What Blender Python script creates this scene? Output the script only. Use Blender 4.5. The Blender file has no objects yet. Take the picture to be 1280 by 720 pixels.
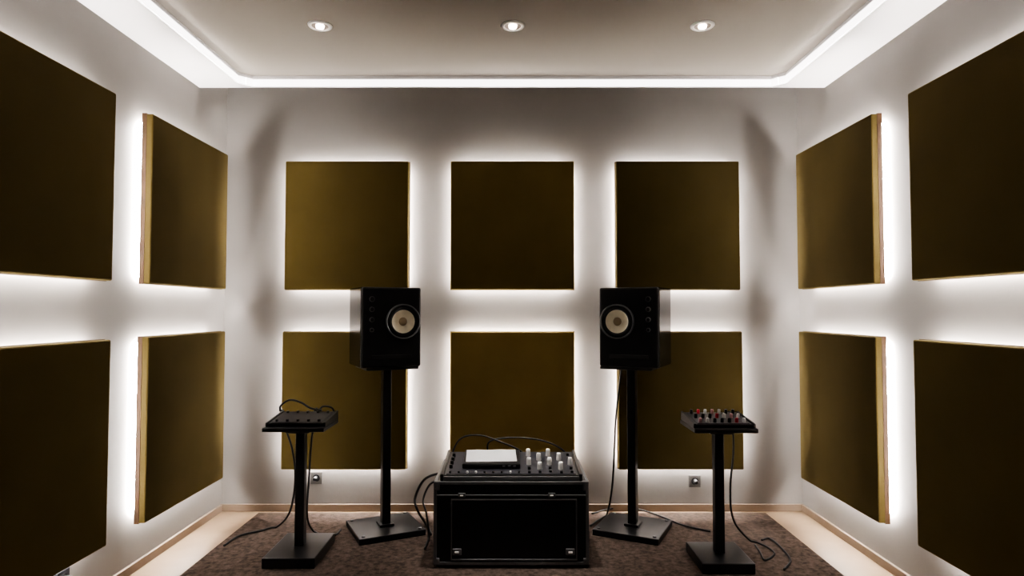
import bpy, bmesh, math, random
from mathutils import Vector, Matrix
random.seed(4)
S = bpy.context.scene
COL = S.collection
S.view_settings.view_transform = 'AgX'
S.view_settings.look = 'AgX - High Contrast'
S.view_settings.exposure = -0.1

# ------------------------------------------------------------------ camera
CAMZ = 1.125; F = 794.0; PITCH = math.radians(2.02)
cd = bpy.data.cameras.new('camera'); cam = bpy.data.objects.new('camera', cd); COL.objects.link(cam)
cd.sensor_width = 36; cd.lens = F/1280*36; cd.clip_start = 0.02
cam.location = (0, 0, CAMZ); cam.rotation_euler = (math.pi/2+PITCH, 0, 0)
S.camera = cam

def P(px, py, Y):
    """world point seen at a photo pixel, at depth Y"""
    u = (px-640)/F; v = (360-py)/F
    ry = math.cos(PITCH)-v*math.sin(PITCH); rz = math.sin(PITCH)+v*math.cos(PITCH)
    t = Y/ry
    return Vector((u*t, Y, CAMZ+rz*t))
def G(px, py, z=0.0165):
    v = (360-py)/F; u = (px-640)/F
    ry = math.cos(PITCH)-v*math.sin(PITCH); rz = math.sin(PITCH)+v*math.cos(PITCH)
    t = (z-CAMZ)/rz
    return Vector((u*t, ry*t, z))

# ------------------------------------------------------------------ materials
def mat(name, col, rough=0.5, metal=0.0, noise=0.0, nscale=20, bump=0.0, bscale=200, emis=None, estr=0, spec=0.5, coat=0):
    m = bpy.data.materials.new(name); m.use_nodes = True
    nt = m.node_tree; b = nt.nodes['Principled BSDF']
    b.inputs['Roughness'].default_value = rough; b.inputs['Metallic'].default_value = metal
    b.inputs['Specular IOR Level'].default_value = spec
    b.inputs['Coat Weight'].default_value = coat
    b.inputs['Base Color'].default_value = (*col, 1)
    tc = nt.nodes.new('ShaderNodeTexCoord')
    if noise:
        n = nt.nodes.new('ShaderNodeTexNoise'); n.inputs['Scale'].default_value = nscale; n.inputs['Detail'].default_value = 5
        r = nt.nodes.new('ShaderNodeValToRGB')
        r.color_ramp.elements[0].position = .3; r.color_ramp.elements[1].position = .7
        r.color_ramp.elements[0].color = (*[c*(1-noise) for c in col], 1)
        r.color_ramp.elements[1].color = (*[min(1, c*(1+noise)) for c in col], 1)
        nt.links.new(tc.outputs['Object'], n.inputs['Vector']); nt.links.new(n.outputs['Fac'], r.inputs['Fac'])
        nt.links.new(r.outputs['Color'], b.inputs['Base Color'])
    if bump:
        n2 = nt.nodes.new('ShaderNodeTexNoise'); n2.inputs['Scale'].default_value = bscale; n2.inputs['Detail'].default_value = 3
        bp = nt.nodes.new('ShaderNodeBump'); bp.inputs['Strength'].default_value = bump; bp.inputs['Distance'].default_value = 0.004
        nt.links.new(tc.outputs['Object'], n2.inputs['Vector']); nt.links.new(n2.outputs['Fac'], bp.inputs['Height'])
        nt.links.new(bp.outputs['Normal'], b.inputs['Normal'])
    if emis:
        b.inputs['Emission Color'].default_value = (*emis, 1); b.inputs['Emission Strength'].default_value = estr
    return m

M = {}
M['wall'] = mat('wall plaster', (.24, .223, .211), .7, noise=.05, nscale=2.5, bump=.08, bscale=60)
M['ceil'] = mat('ceiling paint', (.31, .283, .245), .8, noise=.02, nscale=2, bump=.04, bscale=80)
M['soffit'] = mat('soffit white paint', (.72, .70, .69), .7, noise=.02, nscale=3)
M['floor'] = mat('beige floor', (.25, .18, .12), .35, noise=.12, nscale=6, bump=.05, bscale=30)
M['base'] = mat('baseboard paint', (.20, .15, .11), .5, noise=.05, nscale=8)
M['carpet'] = mat('carpet pile', (.092, .070, .058), .95, noise=.45, nscale=50, bump=1.0, bscale=280, spec=.1)
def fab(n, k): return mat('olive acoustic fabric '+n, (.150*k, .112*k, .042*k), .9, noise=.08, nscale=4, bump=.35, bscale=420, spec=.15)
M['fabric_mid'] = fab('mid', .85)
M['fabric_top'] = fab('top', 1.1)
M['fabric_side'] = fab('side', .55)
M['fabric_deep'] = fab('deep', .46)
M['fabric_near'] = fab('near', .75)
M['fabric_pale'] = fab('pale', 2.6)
M['edge'] = mat('panel wooden edge', (.055, .024, .006), .6, noise=.2, nscale=14)
M['mount'] = mat('white mount', (.6, .6, .6), .6, noise=.02)
M['led'] = mat('led strip', (.9, .9, .9), .5, noise=.01, emis=(1.0, .945, .91), estr=165)
M['led_dim'] = mat('led strip dimmed', (.9, .9, .9), .5, noise=.01, emis=(1.0, .945, .91), estr=26)
M['cove'] = mat('cove led', (.9, .9, .9), .5, noise=.01, emis=(1.0, .94, .93), estr=3.0)
M['down'] = mat('downlight lens', (.9, .9, .9), .5, noise=.01, emis=(1.0, .84, .74), estr=18)
M['black'] = mat('black lacquer', (.012, .012, .013), .18, noise=.1, nscale=10, bump=.03, bscale=300, spec=.6)
M['matte'] = mat('matte black metal', (.018, .018, .019), .28, noise=.15, nscale=12, bump=.04, bscale=400)
M['case'] = mat('black laminate', (.013, .013, .013), .28, noise=.15, nscale=12, bump=.08, bscale=300)
M['rubber'] = mat('black rubber', (.012, .012, .012), .55, noise=.1)
M['steel'] = mat('dull steel', (.42, .42, .43), .34, .85, noise=.12, nscale=40)
M['rim'] = mat('woofer rim', (.20, .20, .205), .34, .7, noise=.12, nscale=40)
M['dsteel'] = mat('dark steel', (.16, .16, .165), .40, .6, noise=.1, nscale=40)
M['cone'] = mat('cream cone', (.92, .85, .66), .5, noise=.06, nscale=40)
M['cap'] = mat('tan dust cap', (.36, .28, .17), .35, noise=.03)
M['paper'] = mat('paper', (.95, .945, .94), .7, noise=.02, nscale=50)
M['white'] = mat('white plastic', (.85, .85, .85), .4, noise=.03)
M['plate'] = mat('grey outlet plastic', (.12, .115, .11), .5, noise=.05)
M['silver'] = mat('silver cap', (.88, .86, .82), .35, .1, noise=.05)
M['ring'] = mat('dim downlight ring', (.32, .29, .26), .4, .6, noise=.05)
M['red'] = mat('red cap', (.50, .05, .07), .3, noise=.05)
M['pink'] = mat('pink cap', (.66, .38, .40), .3, noise=.05)
M['grey'] = mat('grey panel print', (.03, .03, .035), .35, noise=.1)

# ------------------------------------------------------------------ mesh helpers
def box(bm, x0, x1, y0, y1, z0, z1, bev=0, seg=2):
    r = bmesh.ops.create_cube(bm, size=1)
    vs = r['verts']
    for v in vs:
        v.co = Vector(((x0+x1)/2+v.co.x*(x1-x0), (y0+y1)/2+v.co.y*(y1-y0), (z0+z1)/2+v.co.z*(z1-z0)))
    if bev:
        es = list({e for v in vs for e in v.link_edges})
        bmesh.ops.bevel(bm, geom=es, offset=bev, segments=seg, affect='EDGES', profile=.5)
    return bm
def B(*a, **k):
    return box(bmesh.new(), *a, **k)
def lathe(prof, seg=32, M4=None, bm=None):
    bm = bm or bmesh.new(); rings = []
    for r, z in prof:
        if r < 1e-6:
            rings.append([bm.verts.new((0, 0, z))])
        else:
            rings.append([bm.verts.new((r*math.cos(2*math.pi*i/seg), r*math.sin(2*math.pi*i/seg), z)) for i in range(seg)])
    newv = [v for r in rings for v in r]
    for a, b in zip(rings, rings[1:]):
        for i in range(seg):
            j = (i+1) % seg
            if len(a) == 1 and len(b) == 1: continue
            if len(a) == 1: bm.faces.new((a[0], b[i], b[j]))
            elif len(b) == 1: bm.faces.new((a[i], a[j], b[0]))
            else: bm.faces.new((a[i], a[j], b[j], b[i]))
    if M4 is not None:
        for v in newv: v.co = M4 @ v.co
    return bm
def prism(prof, x0, x1, bev=0):
    """extrude a (y,z) profile along x"""
    bm = bmesh.new()
    a = [bm.verts.new((x0, y, z)) for y, z in prof]; b = [bm.verts.new((x1, y, z)) for y, z in prof]
    n = len(prof)
    bm.faces.new(a); bm.faces.new(list(reversed(b)))
    for i in range(n):
        j = (i+1) % n
        bm.faces.new((a[j], a[i], b[i], b[j]))
    if bev:
        bmesh.ops.bevel(bm, geom=bm.edges[:], offset=bev, segments=2, affect='EDGES')
    return bm
def poly_up(pts, z0, z1):
    bm = bmesh.new()
    a = [bm.verts.new((x, y, z0)) for x, y in pts]; b = [bm.verts.new((x, y, z1)) for x, y in pts]
    n = len(pts)
    bm.faces.new(a); bm.faces.new(list(reversed(b)))
    for i in range(n):
        j = (i+1) % n
        bm.faces.new((a[j], a[i], b[i], b[j]))
    return bm
def tube(pts, r=.004, seg=8, sub=8):
    pts = [Vector(p) for p in pts]
    q = [pts[0]*2-pts[1]]+pts+[pts[-1]*2-pts[-2]]
    path = []
    for i in range(1, len(q)-2):
        p0, p1, p2, p3 = q[i-1], q[i], q[i+1], q[i+2]
        for k in range(sub):
            t = k/sub
            path.append(.5*((2*p1)+(p2-p0)*t+(2*p0-5*p1+4*p2-p3)*t*t+(3*p1-p0-3*p2+p3)*t**3))
    path.append(pts[-1])
    for p in path: p.z = max(p.z, .0105+r)
    bm = bmesh.new(); rings = []
    nrm = None
    for i, p in enumerate(path):
        d = (path[min(i+1, len(path)-1)]-path[max(i-1, 0)]).normalized()
        if nrm is None:
            nrm = d.orthogonal().normalized()
        nrm = (nrm-d*nrm.dot(d)).normalized(); bn = d.cross(nrm)
        rings.append([bm.verts.new(p+nrm*r*math.cos(2*math.pi*k/seg)+bn*r*math.sin(2*math.pi*k/seg)) for k in range(seg)])
    for a, b in zip(rings, rings[1:]):
        for k in range(seg):
            j = (k+1) % seg
            bm.faces.new((a[k], a[j], b[j], b[k]))
    bm.faces.new(list(reversed(rings[0]))); bm.faces.new(rings[-1])
    return bm
def obj(name, bm, m, parent=None, loc=(0, 0, 0), rot=(0, 0, 0), smooth=False):
    bmesh.ops.recalc_face_normals(bm, faces=bm.faces[:])
    me = bpy.data.meshes.new(name); bm.to_mesh(me); bm.free()
    me.materials.append(m)
    if smooth:
        for p in me.polygons: p.use_smooth = True
    o = bpy.data.objects.new(name, me); COL.objects.link(o)
    o.location = loc; o.rotation_euler = rot
    if parent: o.parent = parent
    return o
def tag(o, label, cat, group=None):
    o['label'] = label; o['category'] = cat
    if group: o['group'] = group
    return o
def thing(name, label, cat, loc=(0, 0, 0), rz=0, group=None):
    o = bpy.data.objects.new(name, None); COL.objects.link(o); o.empty_display_size = .1
    o.location = loc; o.rotation_euler = (0, 0, rz)
    return tag(o, label, cat, group)
def struct(name, bm, m):
    o = obj(name, bm, m); o['kind'] = 'structure'; return o
def dup(root, loc, rot=None, label=None):
    r = root.copy(); COL.objects.link(r); r.location = loc
    if rot is not None: r.rotation_euler = rot
    if label: r['label'] = label
    for ch in list(root.children):
        c = ch.copy(); COL.objects.link(c); c.parent = r
        for g in list(ch.children):
            d = g.copy(); COL.objects.link(d); d.parent = c
    return r

# ------------------------------------------------------------------ room
W = 1.635; D = 3.61; YB = -1.2; CZ = 2.29; TZ = 2.35; TOP = 2.62
struct('floor', B(-W-.1, W+.1, YB-.1, D+.1, -.1, 0), M['floor'])
struct('wall_back', B(-W-.1, W+.1, D, D+.1, 0, TOP), M['wall'])
struct('wall_left', B(-W-.1, -W, YB, D, 0, TOP), M['wall'])
struct('wall_right', B(W, W+.1, YB, D, 0, TOP), M['wall'])
struct('wall_front', B(-W-.1, W+.1, YB-.1, YB, 0, TOP), M['wall'])
RY = 3.285; IX = 1.41; CH = .055; RT = .008
bm = B(-W, W, YB, RY, TZ, TZ+.05)
box(bm, -W-.1, W+.1, YB-.1, D+.1, TOP, TOP+.05)
struct('ceiling', bm, M['ceil'])
struct('trim_1', B(-W, -IX, YB, RY, CZ, TZ), M['soffit'])
struct('trim_2', B(IX, W, YB, RY, CZ, TZ), M['soffit'])
struct('trim_3', B(-IX, IX, RY-RT, RY, CZ, TZ), M['soffit'])
struct('trim_4', poly_up([(-IX, RY-RT-CH), (-IX+CH, RY-RT), (-IX, RY-RT)], CZ, TZ), M['soffit'])
struct('trim_5', poly_up([(IX, RY-RT-CH), (IX, RY-RT), (IX-CH, RY-RT)], CZ, TZ), M['soffit'])
struct('baseboard_back', B(-W, W, D-.014, D, 0, .040, bev=.003), M['base'])
struct('baseboard_left', B(-W, -W+.014, YB, D-.014, 0, .040, bev=.003), M['base'])
struct('baseboard_right', B(W-.014, W, YB, D-.014, 0, .040, bev=.003), M['base'])
RUGZ = .010
tag(obj('rug', B(-1.40, 1.40, -.9, 3.545, 0, RUGZ, bev=.004), M['carpet']),
    'dark brown carpet laid over the beige floor under all the equipment', 'rug')

# cove lights
T_ = .007; z0_, z1_ = CZ+.003, TZ-.022; yk = RY-RT
tag(obj('cove_light', poly_up([(-IX, YB+.1), (-IX+T_, YB+.1), (-IX+T_, yk-CH-.006), (-IX+T_+CH*.5, yk-CH*.5-.008), (-IX+CH*.5, yk-CH*.5), (-IX, yk-CH)], z0_, z1_), M['cove']),
    'long white light strip along the ceiling recess above the left wall', 'light strip', 'cove lights of the ceiling recess')
tag(obj('cove_light', poly_up([(IX, YB+.1), (IX-T_, YB+.1), (IX-T_, yk-CH-.006), (IX-T_-CH*.5, yk-CH*.5-.008), (IX-CH*.5, yk-CH*.5), (IX, yk-CH)], z0_, z1_), M['cove']),
    'long white light strip along the ceiling recess above the right wall', 'light strip', 'cove lights of the ceiling recess')
tag(obj('cove_light', poly_up([(-IX+CH*.5+.001, yk-CH*.5+.0005), (-IX+CH*.5+.010, yk-CH*.5-.010), (-IX+CH+.006, yk-T_), (IX-CH-.006, yk-T_), (IX-CH*.5-.010, yk-CH*.5-.010), (IX-CH*.5-.001, yk-CH*.5+.0005), (IX-CH, yk), (-IX+CH, yk)], z0_, z1_), M['cove']),
    'white light strip crossing the ceiling recess in front of the back wall', 'light strip', 'cove lights of the ceiling recess')

# downlights, plus an unseen nearer row added for front fill light
def downlight(label, loc):
    t = thing('downlight', label, 'ceiling light', loc, 0, 'recessed downlights')
    obj('trim_ring', lathe([(.034, -.001), (.038, -.006), (.048, -.005), (.052, 0), (.034, 0)], 40), M['silver'], t, smooth=True)
    obj('reflector', lathe([(.035, -.003), (.020, -.0015), (0, -.001)], 40), M['ring'], t, smooth=True)
    obj('lamp', lathe([(.018, -.002), (.016, -.010), (0, -.012)], 32), M['down'], t, smooth=True)
    return t
Yd = P(640, 32, 1); Yd = (TZ-CAMZ)/(Yd.z-CAMZ)
X1, X2, X3 = P(400, 32, Yd).x, P(641, 32, Yd).x, P(878, 32, Yd).x
dl = downlight('round recessed ceiling spotlight above the left speaker, leftmost of three', (X1, Yd, TZ))
dup(dl, (X2, Yd, TZ), None, 'round recessed ceiling spotlight in the middle, above the flight case')
dup(dl, (X3, Yd, TZ), None, 'round recessed ceiling spotlight above the right speaker, rightmost of three')
dup(dl, (X1, .9, TZ), None, 'added unseen ceiling spotlight nearer the viewer on the left, for front fill light')  # unseen fixtures, added to carry the front fill beams
dup(dl, (X2, .9, TZ), None, 'added unseen ceiling spotlight nearer the viewer in the middle, for front fill light')
dup(dl, (X3, .9, TZ), None, 'added unseen ceiling spotlight nearer the viewer on the right, for front fill light')
for loc, tgt, en, sz in (((X1, Yd), (X1-.06, Yd+.12, 0), 30, .8), ((X2, Yd), (X2, Yd+.16, 0), 190, .58), ((X3, Yd), (X3+.05, Yd+.08, 0), 40, .8),
                         ((X1, .9), (-.66, 3.1, 1.02), 30, .30), ((X3, .9), (.66, 3.1, 1.02), 30, .30), ((X2, .9), (0, 2.85, .25), 70, .40)):  # near row: added fill beams that brighten the speakers and flight case
    ld = bpy.data.lights.new('downlight_and_fill_beam', 'SPOT'); ld.energy = en; ld.spot_size = sz; ld.spot_blend = 1.0; ld.color = (1, .95, .91); ld.shadow_soft_size = .04
    lo = bpy.data.objects.new('downlight_and_fill_beam', ld); COL.objects.link(lo); lo.location = (loc[0], loc[1], TZ-.02)
    dv = Vector(tgt)-Vector(lo.location)
    lo.rotation_euler = dv.to_track_quat('-Z', 'Y').to_euler()

# ------------------------------------------------------------------ acoustic panels (local: face towards -Y, wall plane at y=0)
GAP = .038; TH = .046
def panel(w, h, label, loc, rz, fm='fabric', dim=0):
    t = thing('acoustic_panel', label, 'acoustic panel', loc, rz, 'backlit acoustic panels')
    a, b = w/2, h/2
    obj('fabric_face', B(-a, a, -GAP-TH, -GAP-.004, -b, b, bev=.006), M[fm], t)
    e = bmesh.new(); yy0, yy1 = -GAP-TH+.026, -GAP
    for (x0, x1, z0, z1) in ((-a-.002, -a+.012, -b-.002, b+.002), (a-.012, a+.002, -b-.002, b+.002), (-a+.012, a-.012, b-.012, b+.002), (-a+.012, a-.012, -b-.002, -b+.012)):
        box(e, x0, x1, yy0, yy1, z0, z1)
    obj('wooden_edge', e, M['edge'], t)
    i = .036
    mb = bmesh.new()
    for (x0, x1, z0, z1) in ((-a+i, -a+i+.03, -b+i, b-i), (a-i-.03, a-i, -b+i, b-i), (-a+i+.03, a-i-.03, b-i-.03, b-i), (-a+i+.03, a-i-.03, -b+i, -b+i+.03)):
        box(mb, x0, x1, -GAP, 0, z0, z1)
    obj('mounting_frame', mb, M['mount'], t)
    s = .007
    for k, (x0, x1, z0, z1) in enumerate(((-a+i-s, -a+i, -b+i, b-i), (a-i, a-i+s, -b+i, b-i), (-a+i, a-i, b-i, b-i+s), (-a+i, a-i, -b+i-s, -b+i))):
        lm = 'led_dim' if (dim < 0 and k == 0) or (dim > 0 and k == 1) else 'led'
        obj('led_strip', B(x0, x1, -.020, -.006, z0, z1), M[lm], t)
    return t
hC = CAMZ
for col, x in (('left', -.922), ('middle', .002), ('right', .926)):
    if col == 'left':
        lt, lb = 'square olive fabric panel high on the back wall, above and left of the left speaker', 'olive fabric panel low on the back wall behind the left speaker stand'
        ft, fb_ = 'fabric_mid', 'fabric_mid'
    elif col == 'middle':
        lt, lb = 'square olive fabric panel high in the middle of the back wall between the speakers', 'olive fabric panel low on the back wall directly behind the mixer and flight case'
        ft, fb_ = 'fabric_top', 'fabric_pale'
    else:
        lt, lb = 'square olive fabric panel high on the back wall, above and right of the right speaker', 'olive fabric panel low on the back wall behind the right speaker stand'
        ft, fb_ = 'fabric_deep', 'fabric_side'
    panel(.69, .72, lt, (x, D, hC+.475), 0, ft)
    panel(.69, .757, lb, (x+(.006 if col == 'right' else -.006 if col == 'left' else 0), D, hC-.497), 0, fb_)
for side, sx, rz in (('left', -1, math.pi/2), ('right', 1, -math.pi/2)):
    for pos, yc in (('far', 3.082), ('near', 2.10)):
        ds = 'next to the back corner' if pos == 'far' else 'cut by the picture edge'
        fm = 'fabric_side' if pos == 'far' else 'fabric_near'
        dm = 0 if pos == 'near' else (1 if side == 'left' else -1)
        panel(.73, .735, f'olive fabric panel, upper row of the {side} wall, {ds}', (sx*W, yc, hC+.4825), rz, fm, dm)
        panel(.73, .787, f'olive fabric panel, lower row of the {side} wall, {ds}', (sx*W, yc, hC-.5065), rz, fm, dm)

# ------------------------------------------------------------------ speakers and stands
def speaker(label, loc, rz, s):
    """s=+1: woofer towards +x"""
    t = thing('studio_speaker', label, 'speaker', loc, rz, 'studio monitor speakers')
    w, d, h = .150, .28, .395
    obj('cabinet', B(-w, w, -d/2+.018, d/2, 0, h, bev=.008, seg=3), M['black'], t)
    obj('front_baffle', B(-w+.001, w-.001, -d/2, -d/2+.018, .001, h-.001, bev=.010, seg=3), M['matte'], t)
    yf = -d/2
    R = Matrix.Translation((s*.055, yf, .225)) @ Matrix.Rotation(math.pi/2, 4, 'X')   # lathe z -> -y
    wf = obj('woofer', lathe([(.087, -.002), (.087, .014), (.084, .016), (.081, .015), (.079, .006)], 64, R), M['rim'], t, smooth=True)
    obj('surround', lathe([(.080, .006), (.073, .013), (.064, .014), (.058, .010)], 56, R), M['rubber'], wf, smooth=True)
    obj('cone', lathe([(.059, .010), (.040, .006), (.020, .001)], 56, R), M['cone'], wf, smooth=True)
    obj('dust_cap', lathe([(.021, .001), (.018, .007), (.010, .011), (0, .0125)], 40, R), M['cap'], wf, smooth=True)
    for z, r in ((.335, .011), (.285, .010), (.235, .010), (.185, .008)):
        R2 = Matrix.Translation((-s*.100, yf, z)) @ Matrix.Rotation(math.pi/2, 4, 'X')
        k = obj('control_knob', lathe([(r, -.001), (r, .006), (r*.8, .009), (0, .009)], 28, R2), M['matte'], t, smooth=False)
        obj('knob_ring', lathe([(r+.003, -.001), (r+.003, .0015), (r, .002)], 28, R2), M['dsteel'], k)
    obj('bass_port', B(-.10, .10, yf-.002, yf+.004, .040, .062, bev=.0025), M['rubber'], t)
    return t
def speaker_stand(label, loc, rz, h):
    t = thing('speaker_stand', label, 'speaker stand', loc, rz, 'speaker stands')
    obj('base_plate', B(-.165, .165, -.155, .155, 0, .030, bev=.004), M['matte'], t)
    obj('post', B(-.021, .021, -.026, .026, .030, h-.014, bev=.004), M['matte'], t)
    obj('post_collar', B(-.036, .036, -.041, .041, .030, .042, bev=.003), M['matte'], t)
    obj('top_plate', B(-.130, .130, -.125, .125, h-.014, h, bev=.003), M['matte'], t)
    for x in (-.14, .14):
        for y in (-.13, .13):
            obj('bolt', lathe([(.009, .029), (.009, .034), (.006, .036), (0, .036)], 12, Matrix.Translation((x, y, 0))), M['dsteel'], t)
    return t
SY = 3.26
LS = P(483, 458, SY); RS = P(790, 458, SY)
zt = P(483, 456.5, SY).z
toe = math.radians(26)
speaker_stand('black steel speaker stand carrying the left speaker', (LS.x, SY, RUGZ), toe, zt-RUGZ)
speaker_stand('black steel speaker stand carrying the right speaker', (RS.x, SY, RUGZ), -toe, zt-RUGZ)
speaker('black studio speaker with cream cone on the stand left of the flight case', (P(480.5, 458, SY).x, SY, zt), toe, 1)
speaker('black studio speaker with cream cone on the stand right of the flight case', (P(795, 458, SY).x, SY, zt), -toe, -1)

# ------------------------------------------------------------------ small equipment stands
def tray_stand(label, x, y, ztray, bw, bd):
    t = thing('equipment_stand', label, 'equipment stand', (x, y, RUGZ), 0, 'short equipment stands')
    h = ztray-RUGZ
    obj('base_plate', B(-bw/2, bw/2, -bd/2, bd/2, 0, .045, bev=.004), M['matte'], t)
    obj('post', B(-.021, .021, -.021, .021, .045, h-.018, bev=.004), M['matte'], t)
    obj('bracket', B(-.050, .050, -.055, .055, h-.036, h-.018, bev=.004), M['matte'], t)
    tr = B(-.137, .137, -.120, .120, h-.018, h, bev=.004)
    obj('tray', tr, M['matte'], t)
    return t
LX = P(378, 600, 2.96).x; RX = P(897, 600, 2.863).x
LZ = .606; RZ = .618
tray_stand('short black equipment stand left of the left speaker stand', LX, 2.94, LZ, .230, .32)
tray_stand('short black equipment stand right of the right speaker stand', RX, 2.853, RZ, .225, .26)

def knob_bm(r, h):
    return lathe([(r, 0), (r*.96, h*.75), (r*.8, h), (0, h)], 16)
def small_mixer(name, label, x, y, z, mats, nx, ny, rz=0, kr=.0075, kh=.016):
    t = thing(name, label, 'audio mixer', (x, y, z), rz)
    w, d = .250, .20; hf, hb = .014, .036
    obj('body', prism([(-d/2, 0), (d/2, 0), (d/2, hb), (-d/2, hf)], -w/2, w/2, bev=.003), M['case'], t)
    sl = math.atan2(hb-hf, d)
    obj('control_panel', B(-w/2+.012, w/2-.012, -d/2+.012, d/2-.012, -.001, .0018), M['grey'], t, (0, 0, (hf+hb)/2), (sl, 0, 0))
    for i in (-1, 1):
        obj('side_cheek', prism([(-d/2-.006, 0), (d/2+.004, 0), (d/2+.004, hb+.004), (-d/2-.006, hf+.004)], i*(w/2+.004)-.005, i*(w/2+.004)+.005, bev=.0015), M['matte'], t)
    protos = {}; n = 0
    for a in range(nx):
        for b in range(ny):
            kx = -w/2+.03+a*(w-.06)/(nx-1); ky = -d/2+.03+b*(d-.06)/(ny-1)
            kz = (hf+hb)/2+ky*math.tan(sl)+.001
            mm = mats[(a*5+b*3) % len(mats)]
            if mm not in protos:
                protos[mm] = o = obj('knob', knob_bm(kr, kh), M[mm], t)
            else:
                o = protos[mm].copy(); COL.objects.link(o); o.parent = t
            o.location = (kx, ky, kz); o.rotation_euler = (sl, 0, 0)
    return t
small_mixer('audio_controller', 'black audio controller with loose cables on the short stand at left', LX, 2.96, LZ, ['matte', 'matte', 'grey'], 5, 2, 0, .007, .010)
small_mixer('audio_mixer', 'small audio mixer with red, pink and white knobs on the short stand at right', RX, 2.863, RZ, ['pink', 'matte', 'white', 'matte', 'red', 'white', 'matte'], 7, 3, 0, .0074, .020)

# ------------------------------------------------------------------ flight case
CY0, CY1, CW, CT = 2.785, 3.20, .337, .382
fc = thing('flight_case', 'large black flight case on the carpet under the main mixer', 'flight case', (0, 0, RUGZ), 0)
cz = CT-RUGZ
cx = -.003
obj('body', B(cx-CW+.006, cx+CW-.006, CY0+.006, CY1-.006, .016, cz-.004), M['case'], fc)
e = bmesh.new(); tt = .014
for x in (cx-CW, cx+CW-tt):
    for y in (CY0, CY1-tt): box(e, x, x+tt, y, y+tt, .014, cz-.0, bev=.002)
for z in (.014, cz-tt):
    for y in (CY0, CY1-tt): box(e, cx-CW+tt, cx+CW-tt, y, y+tt, z, z+tt, bev=.002)
    for x in (cx-CW, cx+CW-tt): box(e, x, x+tt, CY0+tt, CY1-tt, z, z+tt, bev=.002)
obj('edge_trim', e, M['dsteel'], fc)
obj('lid_seam', B(cx-CW+tt, cx+CW-tt, CY0-.003, CY0+.01, cz-.062, cz-.056, bev=.001), M['dsteel'], fc)
fr = bmesh.new(); fx0, fx1, fz0, fz1 = cx-.262, cx+.285, .035, cz-.075
for a in ((fx0, fx1, fz1-.005, fz1), (fx0, fx1, fz0, fz0+.005), (fx0, fx0+.005, fz0+.005, fz1-.005), (fx1-.005, fx1, fz0+.005, fz1-.005)):
    box(fr, a[0], a[1], CY0-.003, CY0+.008, a[2], a[3], bev=.001)
obj('front_panel_frame', fr, M['dsteel'], fc)
for x in (cx-CW+.0045, cx+CW-.0045):
    for y in (CY0+.0045, CY1-.0045):
        for z in (.018, cz-.014):
            xa, xb = (x-.005, x+.022) if x < cx else (x-.022, x+.005)
            ya, yb = (y-.005, y+.022) if y < 3 else (y-.022, y+.005)
            bmc = B(xa, xb, ya, yb, z-.004 if z < .1 else z-.026, z+.026 if z < .1 else z+.014, bev=.005, seg=3)
            obj('corner_cap', bmc, M['dsteel'], fc, smooth=False)
for x in (cx-.235, cx+.255):
    l = obj('latch', B(x-.020, x+.020, CY0-.006, CY0+.004, .058, .086, bev=.003), M['dsteel'], fc)
    obj('latch_key', B(x-.009, x+.009, CY0-.011, CY0-.006, .068, .076, bev=.0015), M['silver'], l)
for x in (cx-.215, cx+.175):
    l = obj('catch', B(x-.016, x+.016, CY0-.005, CY0+.004, cz-.068, cz-.048, bev=.002), M['dsteel'], fc)
    obj('catch_key', B(x-.007, x+.007, CY0-.009, CY0-.005, cz-.061, cz-.055, bev=.0015), M['silver'], l)
for x in (cx-CW+.06, cx+CW-.06):
    for y in (CY0+.06, CY1-.06):
        obj('rubber_foot', lathe([(0, 0), (.020, 0), (.022, .004), (.022, .017), (0, .017)], 20, Matrix.Translation((x, y, 0))), M['rubber'], fc)

# main mixer
MX, MY0, MY1 = .298, 2.800, 3.120
d = MY1-MY0; hf, hb = .022, .056; sl = math.atan2(hb-hf, d)
mz = CT
mx = thing('mixing_console', 'wide black mixing console with silver knobs on top of the flight case', 'audio mixer', (-.003, (MY0+MY1)/2, mz), 0)
obj('body', prism([(-d/2, 0), (d/2, 0), (d/2, hb), (-d/2, hf)], -MX, MX, bev=.003), M['case'], mx)
obj('control_panel', B(-MX+.014, MX-.014, -d/2+.014, d/2-.014, -.001, .002), M['grey'], mx, (0, 0, (hf+hb)/2), (sl, 0, 0))
for i in (-1, 1):
    obj('side_cheek', prism([(-d/2-.008, 0), (d/2+.006, 0), (d/2+.006, hb+.008), (-d/2-.008, hf+.008)], i*(MX+.004)-.007, i*(MX+.004)+.007, bev=.002), M['matte'], mx)
obj('front_rail', B(-MX, MX, -d/2-.007, -d/2, .004, .020, bev=.002), M['dsteel'], mx)
def onm(x, y, dz=0): return (x, y, (hf+hb)/2+y*math.tan(sl)+.002+dz)
proto = {}
def putk(x, y, m, r, h):
    key = (m, r, h)
    if key not in proto:
        o = proto[key] = obj('knob', knob_bm(r, h), M[m], mx)
    else:
        o = proto[key].copy(); COL.objects.link(o); o.parent = mx
    o.location = onm(x, y); o.rotation_euler = (sl, 0, 0)
for a in range(5):                       # pale and dark knobs at the right
    for b in range(4):
        pale = (a, b) in ((0, 1), (1, 0), (1, 2), (2, 1), (3, 0), (3, 2), (4, 1), (0, 3), (2, 3))
        putk(.080+a*.047, -.085+b*.060, 'silver' if pale else 'matte', .0110 if pale else .007, .032 if pale else .012)
for a in range(9):                       # small ones along the front
    putk(-.27+a*.038, -.130, 'silver' if a in (2, 3, 7) else 'matte', .005, .008)
for b in range(4): putk(-.272, -.07+b*.05, 'matte', .008, .016)
fs = None
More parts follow.
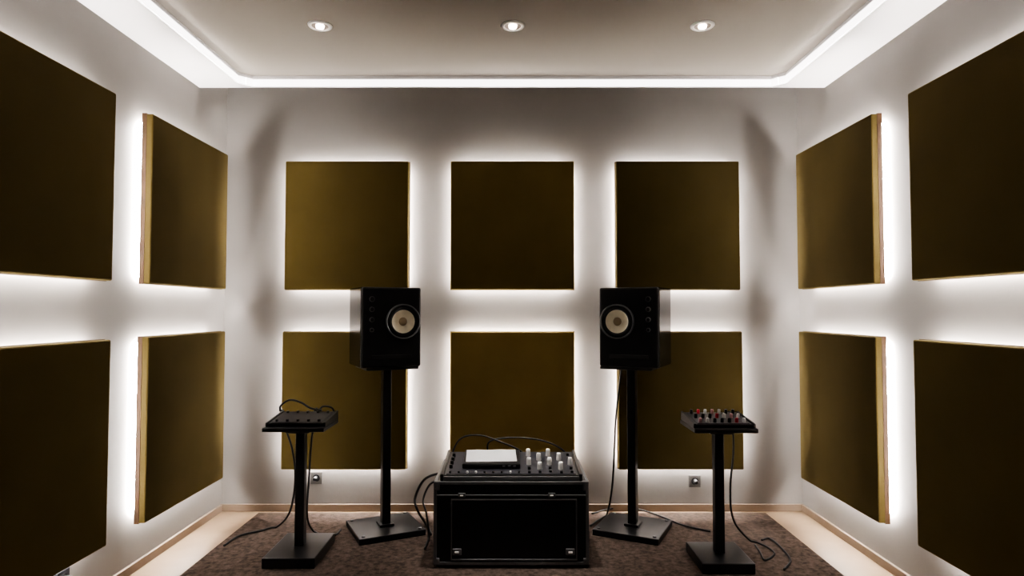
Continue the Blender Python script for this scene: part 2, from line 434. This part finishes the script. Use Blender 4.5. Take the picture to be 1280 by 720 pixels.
for a in range(5):
    x = .080+a*.047
    if fs is None:
        fs = o = obj('fader_cap', B(-.006, .006, -.009, .009, 0, .010, bev=.002), M['matte'], mx)
    else:
        o = fs.copy(); COL.objects.link(o); o.parent = mx
    o.location = onm(x, -.130+.006*(a % 3)); o.rotation_euler = (sl, 0, 0)

# black device box and sheet of paper
by = 2.975
xm = P(615, 580, by).x
def msurf(y): return mz+(hf+hb)/2+(y-(MY0+MY1)/2)*math.tan(sl)+.003
bx = thing('effects_unit', 'flat black effects unit lying on the left half of the console', 'effects unit', (xm, by, msurf(by)), 0)
bx.rotation_euler = (sl, 0, 0)
UH = .022
obj('housing', B(-.130, .130, -.10, .10, 0, UH, bev=.004), M['case'], bx)
obj('front_display', B(-.10, .03, -.1015, -.098, .007, .018), M['rubber'], bx)
for k in range(3):
    obj('button', B(.05+k*.024, .062+k*.024, -.103, -.098, .008, .016, bev=.001), M['dsteel'], bx)
pp = bmesh.new()
nx_, ny_ = 10, 6
grid = [[pp.verts.new((-.116+.232*i/nx_, -.072+.164*j/ny_, .0010+.0015*math.sin(i*.7)**2*(j/ny_))) for j in range(ny_+1)] for i in range(nx_+1)]
for i in range(nx_):
    for j in range(ny_): pp.faces.new((grid[i][j], grid[i+1][j], grid[i+1][j+1], grid[i][j+1]))
r_ = bmesh.ops.solidify(pp, geom=pp.faces[:], thickness=.0008)
po = obj('paper_sheet', pp, M['paper'], None, Vector((xm, by, msurf(by)))+Matrix.Rotation(sl, 3, 'X') @ Vector((-.003, 0, UH+.0008)), (sl, 0, math.radians(2.5)))
tag(po, 'white sheet of paper lying on the flat black unit on the console', 'paper')

# ------------------------------------------------------------------ wall outlets
def outlet(label, loc, rz, plate):
    t = thing('wall_outlet', label, 'wall outlet', loc, rz)
    obj('cover_plate', B(-.034, .034, -.008, 0, -.034, .034, bev=.003), M[plate], t)
    obj('socket', lathe([(.020, .0075), (.020, .010), (.016, .009), (0, .009)], 24, Matrix.Rotation(math.pi/2, 4, 'X')), M['grey'], t)
    obj('plug', lathe([(.013, .009), (.014, .03), (.009, .042), (0, .043)], 20, Matrix.Rotation(math.pi/2, 4, 'X')), M['matte'], t)
    return t
o1 = P(396, 597, D); o2 = P(868, 601, D)
outlet('wall outlet with plug on the back wall near the left equipment stand', o1, 0, 'plate')
outlet('wall outlet with plug on the back wall near the right equipment stand', o2, 0, 'plate')
outlet('dark wall outlet low on the left wall under the nearest panel', (-W, 2.34, .150), math.pi/2, 'grey')

# ------------------------------------------------------------------ cables
def cable(label, pts, r=.0048):
    return tag(obj('cable', tube(pts, r), M['rubber'], smooth=True), label, 'cable')
cable('black cable looping above the controller on the left stand',
      [P(350, 514, 3.05), P(351, 507, 3.04), P(362, 500, 3.02), P(376, 503, 3.0), P(388, 510, 2.98), P(402, 513, 2.97)])
cable('second black cable curling over the back of the controller on the left stand',
      [P(398, 514, 3.05), P(404, 508, 3.07), P(415, 510, 3.08), P(417, 520, 3.10), P(405, 528, 3.11)])
cable('black cable hanging along the left stand post and trailing left on the carpet',
      [P(358, 520, 3.08), P(352, 513, 3.10), P(357, 535, 3.115), P(366, 565, 3.115), P(369, 600, 3.12), P(362, 640, 3.14), G(345, 659), G(322, 664), G(298, 670), G(280, 682)])
cable('black cable dropping behind the left stand and running towards the left speaker stand',
      [P(392, 516, 3.07), P(396, 512, 3.10), P(390, 545, 3.12), P(386, 600, 3.125), P(384, 645, 3.14), G(392, 664), G(406, 672), G(420, 668), G(426, 662)])
cable('black cable looping off the left end of the flight case, outer loop',
      [P(560, 594, 3.22), P(548, 592, 3.23), P(530, 600, 3.22), P(519, 622, 3.20), P(522, 638, 3.17), G(533, 656), G(539, 668)], .006)
cable('black cable looping off the left end of the flight case, inner loop',
      [P(562, 598, 3.22), P(550, 600, 3.22), P(537, 606, 3.22), P(529, 625, 3.18), P(533, 642, 3.14), G(536, 672), G(531, 686)], .005)
cable('black cable arching behind the sheet of paper from the console left end',
      [P(566, 579, 3.14), P(567, 562, 3.142), P(578, 547, 3.144), P(600, 544, 3.144), P(625, 552, 3.144), P(648, 562, 3.144), P(662, 574, 3.142)], .0042)
cable('black cable arching high over the silver knobs of the console',
      [P(610, 570, 3.162), P(612, 552, 3.165), P(640, 547, 3.168), P(675, 550, 3.168), P(700, 560, 3.166), P(716, 576, 3.160)], .0042)
cable('thin black cable hanging below the right speaker towards the flight case',
      [P(778, 456, 3.42), P(775, 475, 3.44), P(770, 520, 3.45), P(768, 560, 3.45), P(765, 610, 3.45), G(758, 644), G(748, 650), G(738, 657)])
cable('black cable winding on the carpet between the right speaker stand and right stand',
      [G(740, 642), G(762, 636), G(790, 635), G(820, 643), G(850, 655), G(868, 660), G(888, 664)])
cable('black cable hanging along the right stand post into loops on the carpet',
      [P(908, 518, 2.97), P(914, 518, 3.00), P(917, 560, 3.02), P(913, 610, 3.02), P(917, 650, 3.05), G(938, 676), G(956, 682), G(968, 692), G(956, 700), G(950, 690), G(944, 681)])
cable('short black cable curling beside the right stand base',
      [G(952, 675), G(962, 673), G(976, 684), G(988, 700), G(980, 712)])

# ------------------------------------------------------------------ world
w = bpy.data.worlds.new('world'); S.world = w; w.use_nodes = True
w.node_tree.nodes['Background'].inputs[0].default_value = (.02, .02, .022, 1)
w.node_tree.nodes['Background'].inputs[1].default_value = 1
